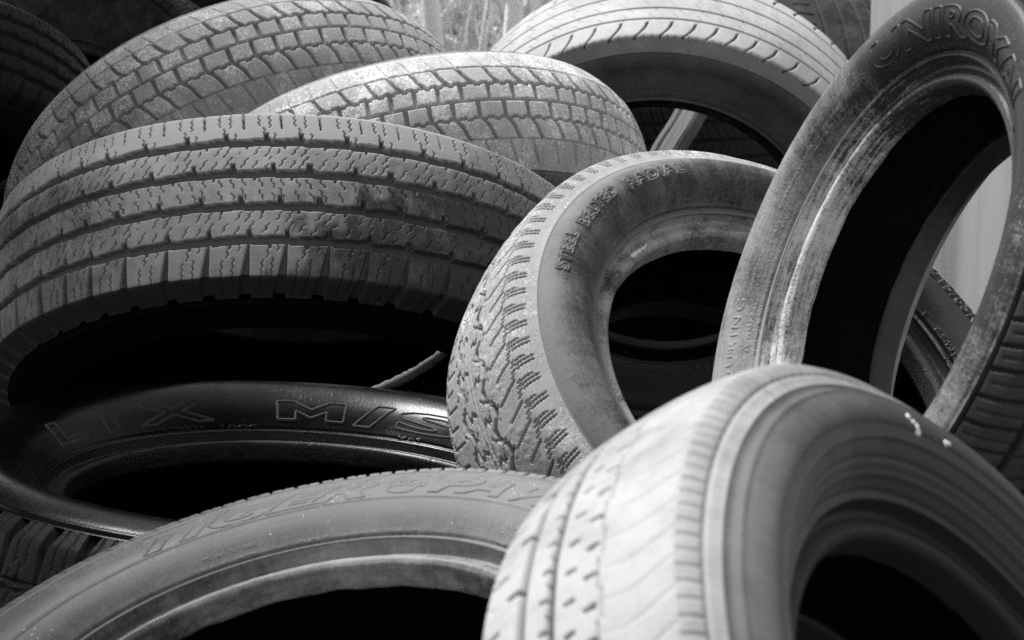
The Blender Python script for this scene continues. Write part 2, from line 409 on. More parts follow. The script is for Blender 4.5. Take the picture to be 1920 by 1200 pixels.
# ------------------------------------------------------------------ tyre carcass
class Tyre:
    def __init__(s, C, a, R, Tw, S, rb, Bw, shoulder=.03, round_=.003, seed=0, sc=1.0, tu=None, edge=None, flat=False):
        s.R, s.S, s.rb, s.Bw, s.seed, s.sc = R, S, rb, Bw, seed, sc
        Tw = min(Tw, S - .006); s.Tw = Tw
        rm = rb + (R - rb) * .52; s.rm = rm
        k = R / .33
        tr = [(w, R - .009 * k * (w / Tw) ** 2.4) for w in np.linspace(0, Tw, 12)]
        if edge: sh = [(Tw + e0, R - e1) for e0, e1 in edge] + [(max(Tw + edge[-1][0] + .004, Tw + .85 * (S - Tw)), (R - edge[-1][1]) * .55 + rm * .45)]
        else: sh = [(Tw + .45 * (S - Tw), R - .022 * k), (Tw + .85 * (S - Tw), (R + rm) / 2 - .005 * k)]
        d_ = S - Bw - .006
        if flat: ctrl = tr + sh + [(S, rm), (S - .16 * d_, rb + .021 + (rm - rb - .021) * .52), (Bw + .0075 + .46 * d_, rb + .0315), (Bw + .0075 + .16 * d_, rb + .0255), (Bw + .006, rb + .021)]
        else: ctrl = tr + sh + [(S, rm), (S - .34 * (S - Bw - .006), rb + .021 + (rm - rb - .021) * .5), (Bw + .0075, rb + .025), (Bw + .006, rb + .021)]
        d = lambda p: np.array(p)
        P1 = s._spline(np.array(ctrl[11:]))
        bead = np.array([(Bw + .006, rb + .021), (Bw - .0045, rb + .0185), (Bw - .0050, rb + .0150), (Bw - .0020, rb + .009), (Bw - .0015, rb + .005), (Bw - .0050, rb + .0010), (Bw - .013, rb),
                         (Bw - .024, rb - .0005), (Bw - .0265, rb + .003), (Bw - .020, rb + .016)])
        inner = s._spline(np.array([(Bw - .020, rb + .016), (S * .86 - .006, rb + (rm - rb) * .55), (S - .014, rm), (Tw + .75 * (S - Tw) - .012, (R + rm) / 2), (Tw * .9, R - .029 * k), (Tw * .5, R - .022 * k), (0, R - .020 * k)]))
        L1 = np.concatenate([s._dense(np.array(tr)), s._dense(P1)[1:]]); n1 = len(L1)
        L2 = s._dense(bead); L3 = s._dense(inner)
        full = np.concatenate([L1, L2[1:], L3[1:]])
        # mirror at the crown before smoothing so that the crown stays flat
        mir = full[1:200] * np.array([-1, 1]); ext = np.concatenate([mir[::-1], full])
        soft = s._smooth(ext, round_ / .0005); crisp = s._smooth(ext, .0011 / .0005)
        kk = np.clip((np.arange(len(ext)) - len(mir) - n1 + 14) / 12.0, 0, 1)[:, None]
        ext = soft * (1 - kk) + crisp * kk
        full = ext[len(mir):]; full[0, 0] = 0
        seg = np.hypot(*np.diff(full, axis=0).T); arc = np.concatenate([[0], np.cumsum(seg)])
        s.arc, s.pw, s.pr = arc, full[:, 0], full[:, 1]
        at = lambda r, w, lo=0: arc[lo + np.argmin(np.hypot(full[lo:, 0] - w, full[lo:, 1] - r))]
        s.At = at(R - .009 * k, Tw)
        s.aS = at(R - shoulder, Tw + (edge[-1][0] if edge else .62 * (S - Tw)))
        s.aB = at(rb + .021, Bw + .006)
        s.aT = at(rb + .003, Bw - .0265)
        s.aE = arc[-1]
        C = to_world(C); a = RCW @ np.array(a, float); a /= np.linalg.norm(a)
        # local frame: z along the axis, x chosen as high as possible
        up = np.array([0, 0, 1.0]) if tu is None else np.array(tu, float)
        u = up - a * (up @ a); u /= np.linalg.norm(u); v = np.cross(a, u)
        s.C, s.a, s.u, s.v = C, a, u, v
        M = Matrix.Identity(4)
        for i in range(3): M[i][0], M[i][1], M[i][2], M[i][3] = u[i], v[i], a[i], C[i]
        s.M = M
    @staticmethod
    def _spline(P, n=24):
        Q = np.concatenate([[2 * P[0] - P[1]], P, [2 * P[-1] - P[-2]]]); out = []
        for i in range(1, len(Q) - 2):
            p0, p1, p2, p3 = Q[i - 1:i + 3]; t = np.linspace(0, 1, n, endpoint=False)[:, None]
            out.append(.5 * ((2 * p1) + (-p0 + p2) * t + (2 * p0 - 5 * p1 + 4 * p2 - p3) * t ** 2 + (-p0 + 3 * p1 - 3 * p2 + p3) * t ** 3))
        return np.concatenate(out + [P[-1:]])
    @staticmethod
    def _dense(P, st=.0005):
        L = np.concatenate([[0], np.cumsum(np.hypot(*np.diff(P, axis=0).T))]); n = max(2, int(L[-1] / st))
        t = np.linspace(0, L[-1], n); return np.stack([np.interp(t, L, P[:, 0]), np.interp(t, L, P[:, 1])], 1)
    @staticmethod
    def _smooth(P, sig):
        r = int(3 * sig) + 1; k = np.exp(-.5 * (np.arange(-r, r + 1) / sig) ** 2); k /= k.sum()
        Q = np.concatenate([np.repeat(P[:1], r, 0), P, np.repeat(P[-1:], r, 0)])
        return np.stack([np.convolve(Q[:, 0], k, 'valid'), np.convolve(Q[:, 1], k, 'valid')], 1)
    def prof(s, a):
        b = np.abs(a); sg = np.where(a < 0, -1.0, 1.0)
        w = np.interp(b, s.arc, s.pw); r = np.interp(b, s.arc, s.pr); e = .0008
        tw = np.interp(b + e, s.arc, s.pw) - np.interp(np.maximum(b - e, -0), s.arc, s.pw)
        tr = np.interp(b + e, s.arc, s.pr) - np.interp(np.maximum(b - e, 0), s.arc, s.pr)
        l = np.hypot(tw, tr) + 1e-12; nw, nr = -tr / l, tw / l
        nw = np.where(b < 1e-6, 0, nw); nr = np.where(b < 1e-6, 1, nr)
        return w * sg, r, nw * sg, nr
    def pos(s, th, a, h):                     # local coordinates
        w, r, nw, nr = s.prof(a); rr = r + nr * h
        return np.stack([rr * np.cos(th), rr * np.sin(th), w + nw * h], -1)
    def world(s, P): return s.C + P[..., :1] * s.u + P[..., 1:2] * s.v + P[..., 2:3] * s.a
    def a_of_r(s, r, lo=None):                # arc position on the front sidewall at radius r
        m = (s.arc > s.At * .9) & (s.arc < s.aT)
        i = np.where(m)[0]; return s.arc[i[np.argmin(np.abs(s.pr[i] - r))]]
    def thetas(s, fine, coarse):
        """angles: dense where the tyre faces the viewer and lies near the frame"""
        t = np.linspace(0, 2 * math.pi, 361)[:-1]; vis = np.zeros(360, bool)
        for a in (0, s.At * .9, -s.At * .9, (s.aS + s.aB) / 2, s.aB):
            P = s.world(s.pos(t, np.full(360, a), 0)); P2 = s.world(s.pos(t, np.full(360, a), .01))
            f = ((P2 - P) * (CAM - P)).sum(1) > -.0006
            q = px_of(P); vis |= f & (q[:, 0] > -160) & (q[:, 0] < 2080) & (q[:, 1] > -140) & (q[:, 1] < 1340)
        v2 = vis.copy()
        for d in range(-6, 7): v2 |= np.roll(vis, d)
        st = np.where(v2, fine / s.R, coarse / s.R); out = [0.0]
        while out[-1] < 2 * math.pi: out.append(out[-1] + st[int(math.degrees(out[-1])) % 360])
        out = np.array(out); out = out / out[-1] * 2 * math.pi
        return out[:-1]

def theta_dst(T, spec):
    """patchy dust cover and painted darkening: list of (theta degrees, half width degrees, amount)"""
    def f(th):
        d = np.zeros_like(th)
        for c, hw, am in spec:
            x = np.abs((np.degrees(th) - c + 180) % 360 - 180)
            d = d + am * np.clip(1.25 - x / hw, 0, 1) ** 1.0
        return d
    return f

def build_tyre(key, T, name, label, mats, tread, fine=.0012, coarse=.008, afine=None, rings=(), dust=(), lump=.0006, mudh=0.0,
               bead_chew=.0008, group='scrap tyres thrown in a heap', stain_shade=None, rear_fine=False, tread_dust=0.0, rad=(), rim=.0017):
    root = bpy.data.objects.new(name, None); COL.objects.link(root); root.matrix_world = T.M
    root.empty_display_size = .1
    tag(root, label, 'tyre', group)
    th = T.thetas(fine, coarse); n = len(th); afine = afine or fine
    dfun = theta_dst(T, dust); sd = T.seed * 13 + 5
    def mk(nm, aa, hf, mat, td=0.0):
        A, TH = np.meshgrid(aa, th, indexing='ij')
        h, cav = hf(TH, A)
        w, r, _, _ = T.prof(A)
        P = T.pos(TH, A, h)
        ds = dfun(TH) + td + 0 * A
        for (rr, wd, am) in (rad if nm == 'sidewall' else ()): ds = ds + am * np.exp(-((r - rr) / wd) ** 2)
        if stain_shade is not None: ds = ds + stain_shade(TH, A)
        pol = np.stack([TH * T.R, A, 0 * A], -1)
        return mesh_np(nm, P.reshape(-1, 3), grid_faces(len(aa), n, True), mat, root,
                       {'cav': np.broadcast_to(cav, A.shape).ravel().copy(), 'dst': ds.ravel(), 'pol': pol.reshape(-1, 3)})
    tf = tread(T)
    def h_tread(TH, A):
        D, c = tf(TH * T.R, A)
        lp = (fbm(np.cos(TH) * 4 + 9, np.sin(TH) * 4 + A * 12 + 9, sd, 3) - .5) * 2 * lump
        fade = np.clip((T.aS - np.abs(A)) / .010, 0, 1)
        h = lp * fade - D
        if mudh:
            q = fbm(TH * T.R * 26, A * 26, sd + 2, 3); msk = np.clip((q - .44) * 3.2 + dfun(TH) * .9, 0, 1)
            rough = fbm(TH * T.R * 240, A * 240, sd + 4, 4) - .5
            msk = msk * np.clip((.84 * T.At - np.abs(A)) / .006, 0, 1); cake = mudh * msk * (.5 + 1.5 * rough) * fade
            h = h + cake + D * msk * .45; c = c * (1 - .6 * msk)
        return h, c
    at = np.concatenate([np.arange(-T.aS, 0, afine if rear_fine else max(afine, .0016)), np.arange(0, T.aS, afine), [T.aS]])
    mk('tread', at, h_tread, mats['tread'], tread_dust)
    ring_list = list(rings)
    def h_side(TH, A):
        w, r, _, _ = T.prof(A); h = (fbm(np.cos(TH) * 3 + 9, np.sin(TH) * 3 + A * 9 + 9, sd + 1, 3) - .5) * 2 * lump * np.clip((np.abs(A) - T.aS) / .012, 0, 1) * np.clip((T.aB - np.abs(A)) / .012, 0, 1)
        for (rr, wd, hh) in ring_list:
            ar = T.a_of_r(rr)
            h = h + hh * np.exp(-(((np.abs(A) - ar) / wd) ** 2) * 2)
        b = np.abs(A)
        h = h + rim * np.exp(-((b - T.aB + .0012) / .0013) ** 2) - .85 * rim * np.exp(-((b - T.aB + .0046) / .0013) ** 2)     # rim line
        h = h - .0010 * np.exp(-((b - T.aS - .0022) / .0011) ** 2)
        return h, np.zeros_like(h)
    def h_bead(TH, A):
        n1 = fbm(TH * T.rb * 55, A * 80, sd + 6, 4) - .5; n2 = fbm(TH * T.rb * 12, A * 20, sd + 7, 3) - .5
        b = np.abs(A); edge = np.clip(1 - np.abs(b - (T.aT - .008)) / .016, 0, 1)
        return rim * np.exp(-((b - T.aB + .0012) / .0013) ** 2) + (n1 * 1.1 + n2 * .8) * bead_chew * (.5 + 1.6 * edge) * np.clip((b - T.aB) / .006, 0, 1), np.zeros_like(A)
    def h_in(TH, A):
        return .0004 * np.cos(TH * T.R * 2 * math.pi / .012 + A * 90) * step(T.aE - np.abs(A) - .01, .01), np.zeros_like(A)
    ast = max(afine, .0012)
    for sg in (1, -1):
        st = ast if sg > 0 else .003
        m = 'sidewall'
        a1 = np.append(np.arange(T.aS, T.aB, st), T.aB)
        a2 = np.append(np.arange(T.aB, T.aT, min(st, .0014)), T.aT)
        if sg > 0:
            T.side = mk('sidewall', a1[::1], h_side, mats['side']); T.bead = mk('bead', a2, h_bead, mats['bead'])
            T.h_side = h_side
        else:
            mk('sidewall', -a1[::-1], h_side, mats['side']); mk('bead', -a2[::-1], h_bead, mats.get('bead2', mats['bead']))
    # the lining inside, one sheet from bead to bead
    a3 = np.append(np.arange(T.aT, T.aE, .004), T.aE)
    P = np.concatenate([T.prof(a3)[0], -T.prof(a3[::-1])[0][1:]]); Rr = np.concatenate([T.prof(a3)[1], T.prof(a3[::-1])[1][1:]])
    t2 = np.linspace(0, 2 * math.pi, 361)[:-1]
    W, TH = np.meshgrid(P, t2, indexing='ij'); RR = np.meshgrid(Rr, t2, indexing='ij')[0]
    RR = RR + .0006 * np.cos(TH * 180) * (np.abs(W) < T.Tw)
    V = np.stack([RR * np.cos(TH), RR * np.sin(TH), W], -1)
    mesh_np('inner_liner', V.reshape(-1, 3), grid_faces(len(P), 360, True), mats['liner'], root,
            {'cav': np.zeros(W.size), 'dst': np.zeros(W.size), 'pol': np.stack([TH * T.R, W, 0 * W], -1).reshape(-1, 3)})
    T.root = root
    return root

# ------------------------------------------------------------------ moulded lettering
def text_tris(body, bold=.0, shear=0.0, spacing=1.0):
    cu = bpy.data.curves.new('lettering_outline', 'FONT'); cu.body = body; cu.size = 1.0; cu.offset = bold; cu.shear = shear
    cu.space_character = spacing; cu.resolution_u = 4
    o = bpy.data.objects.new('lettering_outline', cu); COL.objects.link(o)
    dg = bpy.context.evaluated_depsgraph_get(); dg.update(); me = o.evaluated_get(dg).to_mesh(); me.calc_loop_triangles()
    v = np.array([w.co[:2] for w in me.vertices]); t = np.array([l.vertices[:] for l in me.loop_triangles])
    o.evaluated_get(dg).to_mesh_clear(); bpy.data.objects.remove(o); bpy.data.curves.remove(cu)
    return v, t
def raster(tris, x0, y0, g, W, H):
    m = np.zeros((H, W), np.float32)
    for (a, b, c) in tris:
        lo = np.floor((np.minimum(np.minimum(a, b), c) - (x0, y0)) / g).astype(int) - 1; hi = np.ceil((np.maximum(np.maximum(a, b), c) - (x0, y0)) / g).astype(int) + 2
        lo = np.maximum(lo, 0); hi = np.minimum(hi, (W, H))
        if (hi <= lo).any(): continue
        X, Y = np.meshgrid(x0 + g * np.arange(lo[0], hi[0]), y0 + g * np.arange(lo[1], hi[1]))
        s1 = (b[0] - a[0]) * (Y - a[1]) - (b[1] - a[1]) * (X - a[0]); s2 = (c[0] - b[0]) * (Y - b[1]) - (c[1] - b[1]) * (X - b[0]); s3 = (a[0] - c[0]) * (Y - c[1]) - (a[1] - c[1]) * (X - c[0])
        ins = ((s1 >= 0) & (s2 >= 0) & (s3 >= 0)) | ((s1 <= 0) & (s2 <= 0) & (s3 <= 0))
        m[lo[1]:hi[1], lo[0]:hi[0]] = np.maximum(m[lo[1]:hi[1], lo[0]:hi[0]], ins)
    return m
def blur(m, n):
    for _ in range(n):
        p = np.pad(m, 1); m = (p[1:-1, :-2] + 2 * p[1:-1, 1:-1] + p[1:-1, 2:]) / 4
        p = np.pad(m, 1); m = (p[:-2, 1:-1] + 2 * p[1:-1, 1:-1] + p[2:, 1:-1]) / 4
    return m
def lettering(T, body, th0, th1, r, cap, style='solid', h=.0009, g=.0006, bold=.015, shear=0.0, inward=False, name='lettering', mat=None, spacing=1.0, extra=None):
    """raised moulded writing on the front sidewall from angle th0 to th1 (degrees), baseline at radius r; tops outward, read clockwise"""
    if body:
        v, t = text_tris(body, bold, shear, spacing)
        v = v - v.min(0) * np.array([1, 0]); ch = .69
        arc = abs(math.radians(th0 - th1)) * r
        sx = arc / v[:, 0].max(); sy = cap / ch
        tr = (v * (sx, sy))[t]
    else: arc = abs(math.radians(th0 - th1)) * r; tr = np.zeros((0, 3, 2))
    if extra: tr = np.concatenate([tr, np.array(extra(arc, cap))])
    mg = .003
    W = int((arc + 2 * mg) / g); H = int((cap * 1.35 + 2 * mg) / g); x0, y0 = -mg, -mg - cap * .2
    m = raster(tr, x0, y0, g, W, H)
    if style == 'outline':
        e = blur(m, max(2, int((.0009 / g) ** 2 * 2))); k = np.clip(4 * e * (1 - e) * 1.25 - .12, 0, 1); k = blur(k, 1)
    else: k = blur(m, 2)
    keep = blur((k > .01).astype(np.float32), 2) > .02
    X, Y = np.meshgrid(x0 + g * np.arange(W), y0 + g * np.arange(H))
    a0 = T.a_of_r(r)
    dirn = -1.0 if not inward else 1.0
    TH = math.radians(th0) + dirn * X / r
    A = a0 - Y if not inward else a0 + Y
    base, _ = T.h_side(TH, A)
    hh = base - .00025 + (h + .00025) * k
    P = T.pos(TH, A, hh)
    q = keep[:-1, :-1] & keep[1:, :-1] & keep[:-1, 1:] & keep[1:, 1:]
    I = np.arange(H * W).reshape(H, W)
    F = np.stack([I[:-1, :-1], I[:-1, 1:], I[1:, 1:], I[1:, :-1]], -1)[q]
    used = np.unique(F); rm = np.full(H * W, -1); rm[used] = np.arange(len(used)); F = rm[F]
    # faces must look outward
    V = P.reshape(-1, 3)[used]
    f0 = V[F[len(F) // 2]]; nn = np.cross(f0[1] - f0[0], f0[2] - f0[0])
    if nn[2] < 0: F = F[:, ::-1]
    ds = theta_dst(T, getattr(T, 'dustspec', ()))(TH).ravel()[used]
    return mesh_np(name, V, F, mat or T.mats['side'], T.side, {'cav': np.zeros(len(used)), 'dst': ds, 'pol': np.stack([TH.ravel()[used] * T.R, A.ravel()[used], 0 * ds], -1)})
# ------------------------------------------------------------------ where each tyre lies (camera frame, metres)
FIT = {
    'T1': dict(C=(-0.2577, 0.0074, 2.8477), a=(0.0028, 0.9185, -0.3955), R=0.3648, Tw=0.0949, S=0.1095, rb=0.2453, Bw=0.1072),
    'T2': dict(C=(-0.3995, -0.2060, 3.5859), a=(0.3851, 0.8253, -0.4130), R=0.3608, Tw=0.0588, S=0.1077, rb=0.2046, Bw=0.0916),
    'T3': dict(C=(-0.1326, -0.1565, 3.3320), a=(0.2038, 0.9241, -0.3232), R=0.3283, Tw=0.0529, S=0.0980, rb=0.1862, Bw=0.0833),
    'T4': dict(C=(0.2480, -0.1913, 3.9337), a=(-0.1102, 0.5603, -0.8209), R=0.3738, Tw=0.1038, S=0.1133, rb=0.2269, Bw=0.0940),
    'T5': dict(C=(0.2268, 0.1013, 2.2811), a=(0.4059, -0.6011, -0.6885), R=0.2915, Tw=0.0728, S=0.1005, rb=0.1792, Bw=0.0684),
    'T6': dict(C=(0.3532, -0.0150, 1.9537), a=(-0.8941, -0.3245, -0.3087), R=0.2711, Tw=0.0640, S=0.0857, rb=0.1661, Bw=0.0601),
    'T7': dict(C=(0.2342, 0.3205, 1.3411), a=(0.7389, -0.4847, -0.4680), R=0.3101, Tw=0.0665, S=0.0911, rb=0.1922, Bw=0.0594),
    'T8': dict(C=(-0.1466, 0.3260, 1.7442), a=(-0.2098, -0.9142, -0.3468), R=0.3101, Tw=0.0928, S=0.0980, rb=0.1867, Bw=0.0705),
    'T9': dict(C=(-0.2315, 0.2639, 2.5187), a=(0.0632, -0.9823, -0.1762), R=0.3938, Tw=0.1065, S=0.1328, rb=0.2365, Bw=0.0845),
}
#----BUILD----

# ------------------------------------------------------------------ materials
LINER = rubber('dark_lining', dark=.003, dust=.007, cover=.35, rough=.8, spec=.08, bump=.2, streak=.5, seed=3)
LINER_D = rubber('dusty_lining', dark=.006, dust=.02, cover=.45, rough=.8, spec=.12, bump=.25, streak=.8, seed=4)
def mats(tread, side, bead, liner=None): return dict(tread=tread, side=side, bead=bead, liner=liner or LINER)
M = {}
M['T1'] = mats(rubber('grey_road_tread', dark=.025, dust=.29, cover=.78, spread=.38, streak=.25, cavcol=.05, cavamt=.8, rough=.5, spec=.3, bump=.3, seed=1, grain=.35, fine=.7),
               rubber('shade_black_sidewall', dark=.003, dust=.006, cover=.4, rough=.7, spec=.05, seed=2), rubber('black_bead', dark=.003, dust=.012, cover=.3, rough=.6, spec=.08, seed=5))  # near-black base colour stands in for underside shade
M['T2'] = mats(rubber('muddy_brick_tread', dark=.16, dust=.33, cover=.65, spread=.3, mud=.62, mudcol=.46, cavcol=.12, cavamt=.95, bump=.6, grain=.4, fine=.5, seed=6),
               rubber('muddy_sidewall', dark=.04, dust=.18, cover=.5, mud=.3, mudcol=.25, seed=7), rubber('bead_dull', dark=.02, dust=.06, cover=.4, seed=8))
M['T3'] = mats(rubber('chalky_brick_tread', dark=.18, dust=.44, cover=.7, spread=.3, mud=.55, mudcol=.66, cavcol=.22, cavamt=.95, bump=.6, grain=.5, fine=.5, seed=9),
               rubber('chalky_sidewall', dark=.02, dust=.26, cover=.42, mud=.2, seed=10, streak=.1), M['T2']['bead'])
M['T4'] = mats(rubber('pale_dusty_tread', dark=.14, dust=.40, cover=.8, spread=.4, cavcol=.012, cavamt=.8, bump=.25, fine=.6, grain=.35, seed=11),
               rubber('brown_black_sidewall', dark=.03, dust=.09, cover=.5, seed=12, fine=.5, bump=.2, spec=.25), rubber('smooth_bead', dark=.003, dust=.02, cover=.3, spec=.03, rough=.9, seed=13))
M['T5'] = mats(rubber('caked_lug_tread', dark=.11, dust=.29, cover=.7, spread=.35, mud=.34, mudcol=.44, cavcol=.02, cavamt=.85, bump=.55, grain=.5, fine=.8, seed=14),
               rubber('scuffed_grey_sidewall', dark=.022, dust=.15, cover=.48, spread=.26, streak=.25, fine=.9, bump=.6, grain=.9, seed=15, rough=.55, spec=.3, scratch=.4, smear=.4),
               rubber('rusty_bead', dark=.03, dust=.36, cover=.55, spread=.22, fine=1.3, grain=.9, bump=.9, rough=.4, rough_dust=.6, seed=16))
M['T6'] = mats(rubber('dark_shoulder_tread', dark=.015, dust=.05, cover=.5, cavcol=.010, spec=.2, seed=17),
               rubber('streaky_sidewall', dark=.012, dust=.26, cover=.44, spread=.30, streak=.5, fine=.8, bump=.6, grain=.8, seed=18, rough=.5, spec=.3, scratch=.5, smear=.35),
               rubber('scraped_bead', dark=.025, dust=.55, cover=.42, spread=.26, streak=1.5, fine=.8, grain=.9, bump=.9, rough=.35, rough_dust=.6, seed=19), LINER_D)
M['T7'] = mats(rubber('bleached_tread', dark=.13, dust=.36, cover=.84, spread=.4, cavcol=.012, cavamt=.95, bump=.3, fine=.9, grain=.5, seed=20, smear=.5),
               rubber('weathered_sidewall', dark=.03, dust=.14, cover=.5, spread=.4, streak=.35, fine=.5, grain=.35, bump=.25, seed=21, rough=.6, spec=.3, scratch=.3, smear=.3),
               rubber('dull_bead', dark=.015, dust=.05, cover=.45, fine=.8, grain=.5, spec=.2, seed=22))
M['T5']['bead2'] = rubber('black_rear_bead', dark=.004, dust=.012, cover=.4, spec=.1, seed=41)
M['T6']['bead2'] = rubber('black_far_bead', dark=.015, dust=.06, cover=.4, streak=.3, fine=.6, bump=.5, rough=.5, spec=.25, seed=40)
M['T8'] = mats(rubber('grey_edge_tread', dark=.06, dust=.2, cover=.5, seed=23),
               rubber('spattered_sidewall', dark=.045, dust=.165, cover=.55, spread=.32, streak=.2, fine=.7, specks=.6, bump=.5, grain=.8, seed=24, rough=.5, scratch=.3, smear=.35),
               rubber('worn_bead', dark=.04, dust=.30, cover=.62, spread=.35, streak=.5, fine=.7, grain=.5, bump=.6, rough=.4, seed=25))
WET = rubber('wet_black_sidewall', dark=.003, dust=.006, cover=.4, rough=.22, rough_dust=.34, spec=.18, bump=.25, streak=.5, drops=.2, seed=26)
M['T9'] = mats(rubber('wet_black_tread', dark=.004, dust=.012, cover=.45, rough=.45, rough_dust=.6, spec=.2, drops=.6, bump=.35, seed=27), WET,
               rubber('wet_bead', dark=.006, dust=.015, cover=.3, rough=.35, rough_dust=.5, spec=.3, drops=.8, bump=.5, seed=28))
BLK = rubber('shaded_black_rubber', dark=.006, dust=.015, cover=.35, fine=.6, rough=.6, spec=.15, seed=32)
BLKM = rubber('mottled_black_rubber', dark=.007, dust=.045, cover=.3, spread=.2, fine=.9, rough=.7, spec=.15, seed=33)
WHITE = simple('white_paint_mark', .7, .85, 60, rough=.6)

# ------------------------------------------------------------------ the tyres
T = {k: Tyre(seed=i + 1, sc={'T2': 1.09, 'T3': 1.0, 'T1': 1.0}.get(k, 1.0), round_={'T1': .0018, 'T7': .004, 'T4': .003}.get(k, .003),
             shoulder={'T1': .039, 'T5': .030, 'T4': .034, 'T2': .036, 'T3': .034, 'T7': .029}.get(k, .026),
             edge={'T1': ((.0025, .0145), (.0125, .0395)), 'T4': ((.0035, .016), (.012, .034)), 'T5': ((.0055, .017), (.012, .030)), 'T7': ((.0055, .0165), (.012, .030))}.get(k), flat=(k == 'T5'), **v) for i, (k, v) in enumerate(FIT.items())}
for k in T: T[k].mats = M[k]

def stain_shade_T1(TH, A):  # stain at right; upper-rib light and block-side and end shade painted in
    x = np.degrees(TH); x = -((x + 180) % 360 - 180)
    n = fbm(TH * 16 + 40, A * 26 + 3, 3, 4) - .5
    right = np.clip((x - (9 + 22 * n - 130 * (A - .02))) / 5.0, 0, 1) * np.clip((A + .022 + .01 * n) / .006, 0, 1)
    return .30 * np.clip((-A - .045) / .01, 0, 1) - 1.3 * np.clip((A - T['T1'].At + .001) / .003, 0, 1) - .40 * right - .2 * np.clip((x - 24) / 14, 0, 1) - .30 * np.clip((-x - 22) / 20, 0, 1)

SPEC = [
 ('T1', 'truck_tyre', 'large highway tyre with five sipe-cut ribs facing out, over the wet black tyre', tread_highway,
  dict(fine=.0010, afine=.0010, rear_fine=True, stain_shade=stain_shade_T1, lump=.0008, rings=((.325, .002, .0012),))),
 ('T2', 'winter_tyre', 'mud-speckled grey block-tread tyre behind the ribbed highway tyre, its top cut off', tread_blocks,
  dict(fine=.0013, afine=.0013, rear_fine=True, lump=.0015)),
 ('T3', 'winter_tyre', 'chalky pale block-tread tyre wedged behind the ribbed tyre, in the middle of the heap', tread_blocks,
  dict(fine=.0012, afine=.0012, rear_fine=True, lump=.0015)),
 ('T4', 'car_tyre', 'pale dusty smooth-ribbed tyre with curved shoulder slots, leaning at the back above the rest', tread_touring,
  dict(fine=.0015, afine=.0014, rear_fine=True, stain_shade=lambda TH, A: -.6 * np.clip((np.abs(A) - T['T4'].At - .001) / .003, 0, 1) * (np.abs(A) < T['T4'].aS), rings=((.345, .0016, .001), (.262, .002, .001)))),  # shoulder sides darkened in the colour as painted shade
 ('T5', 'all_terrain_tyre', 'scuffed tyre reading STEEL BELTED RADIAL with a notched mud-caked lug tread', tread_allterrain,
  dict(fine=.0011, afine=.0010, rear_fine=True, mudh=.0011, lump=.0010, rings=((.2631, .0010, -.0010), (.2055, .0012, .0008)), rim=.0034, rad=((.268, .013, .30), (.226, .020, -.20), (.2015, .0022, .45)))),
 ('T6', 'car_tyre', 'upright tyre reading UNIROYAL TOURING with scraped bead, pale wall showing through its hole', tread_allseason,
  dict(fine=.0012, afine=.0014, rim=.0022, bead_chew=.0016, rad=((.266, .010, .22), (.205, .012, -.10), (.188, .004, .20)))),
 ('T7', 'trailer_tyre', 'bleached bald tyre with ringed grey sidewall, nearest of the heap at bottom right', tread_bald,
  dict(fine=.0012, afine=.0011, rear_fine=True, lump=.001, rings=((.2775, .0016, -.0013), (.2735, .0018, .0013), (.2500, .0016, -.0015), (.2430, .0018, .0016), (.2320, .0016, -.0012), (.2250, .0018, .0010)))),
 ('T8', 'car_tyre', 'speck-spattered tyre reading TIGER PAW, lying tilted in front along the bottom edge', tread_allseason,
  dict(fine=.0010, afine=.0012, rim=.0022, bead_chew=.0022, rings=((.2430, .0012, .0011), (.296, .0012, .0008)))),
 ('T9', 'light_truck_tyre', 'wet black tyre reading LTX M/S, lying flat in the hollow under the ribbed tyre', tread_highway,
  dict(fine=.0014, afine=.0018, rings=((.360, .002, .001),))),
]
DUST_SHADE = {'T6': ((112, 70, .22), (345, 80, -.62)), 'T5': ((75, 40, .10), (110, 40, .16), (20, 30, .03), (272, 50, -.50)), 'T7': ((290, 75, -.85), (75, 60, .18)), 'T8': ((100, 45, -.30),),  # dust patches; several negative entries paint shade and corner darkening
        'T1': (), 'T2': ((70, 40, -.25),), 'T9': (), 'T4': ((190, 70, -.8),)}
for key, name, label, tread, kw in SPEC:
    t = T[key]; t.dustspec = DUST_SHADE.get(key, ())
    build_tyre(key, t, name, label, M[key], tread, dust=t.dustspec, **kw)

# more tyres of the heap, back row, hidden supports and a stack added for shade
def extra_tyre(name, label, C, a, R, mat, tread, seed, world=False, **kw):
    if world:
        C = to_cam(np.array(C, float)); a = np.array(a, float) @ RCW
    t = Tyre(C=C, a=a, R=R, Tw=R * .25, S=R * .32, rb=R * .57, Bw=R * .25, seed=seed)
    t.mats = dict(tread=mat, side=mat, bead=mat, liner=LINER)
    build_tyre(name, t, name, label, t.mats, tread, fine=.0022, afine=.0022, coarse=.012, **kw)
    return t
extra_tyre('truck_tyre', 'black ribbed tyre in the shade at the left edge, in front of the mottled one', (-1.072, -.355, 4.3), (0.05, .90, -.42), .33, BLK, tread_highway, 41, rear_fine=True)
extra_tyre('car_tyre', 'mottled black tyre standing upright behind the shaded ribbed tyre at the back left', (-.88, -.294, 4.9), (-.35, -.10, -.93), .42, BLKM, tread_allseason, 42, rear_fine=True)
extra_tyre('car_tyre', 'black tyre standing hidden behind the mud-speckled block-tread tyre', (-.575, -.444, 5.4), (.1, .15, -.98), .40, BLK, tread_allseason, 43)
extra_tyre('car_tyre', 'dark upright tyre between the pale dusty tyre and the white metal wall', (.615, -.360, 5.15), (.975, .06, .2), .362, BLKM, tread_touring, 44, rear_fine=True)

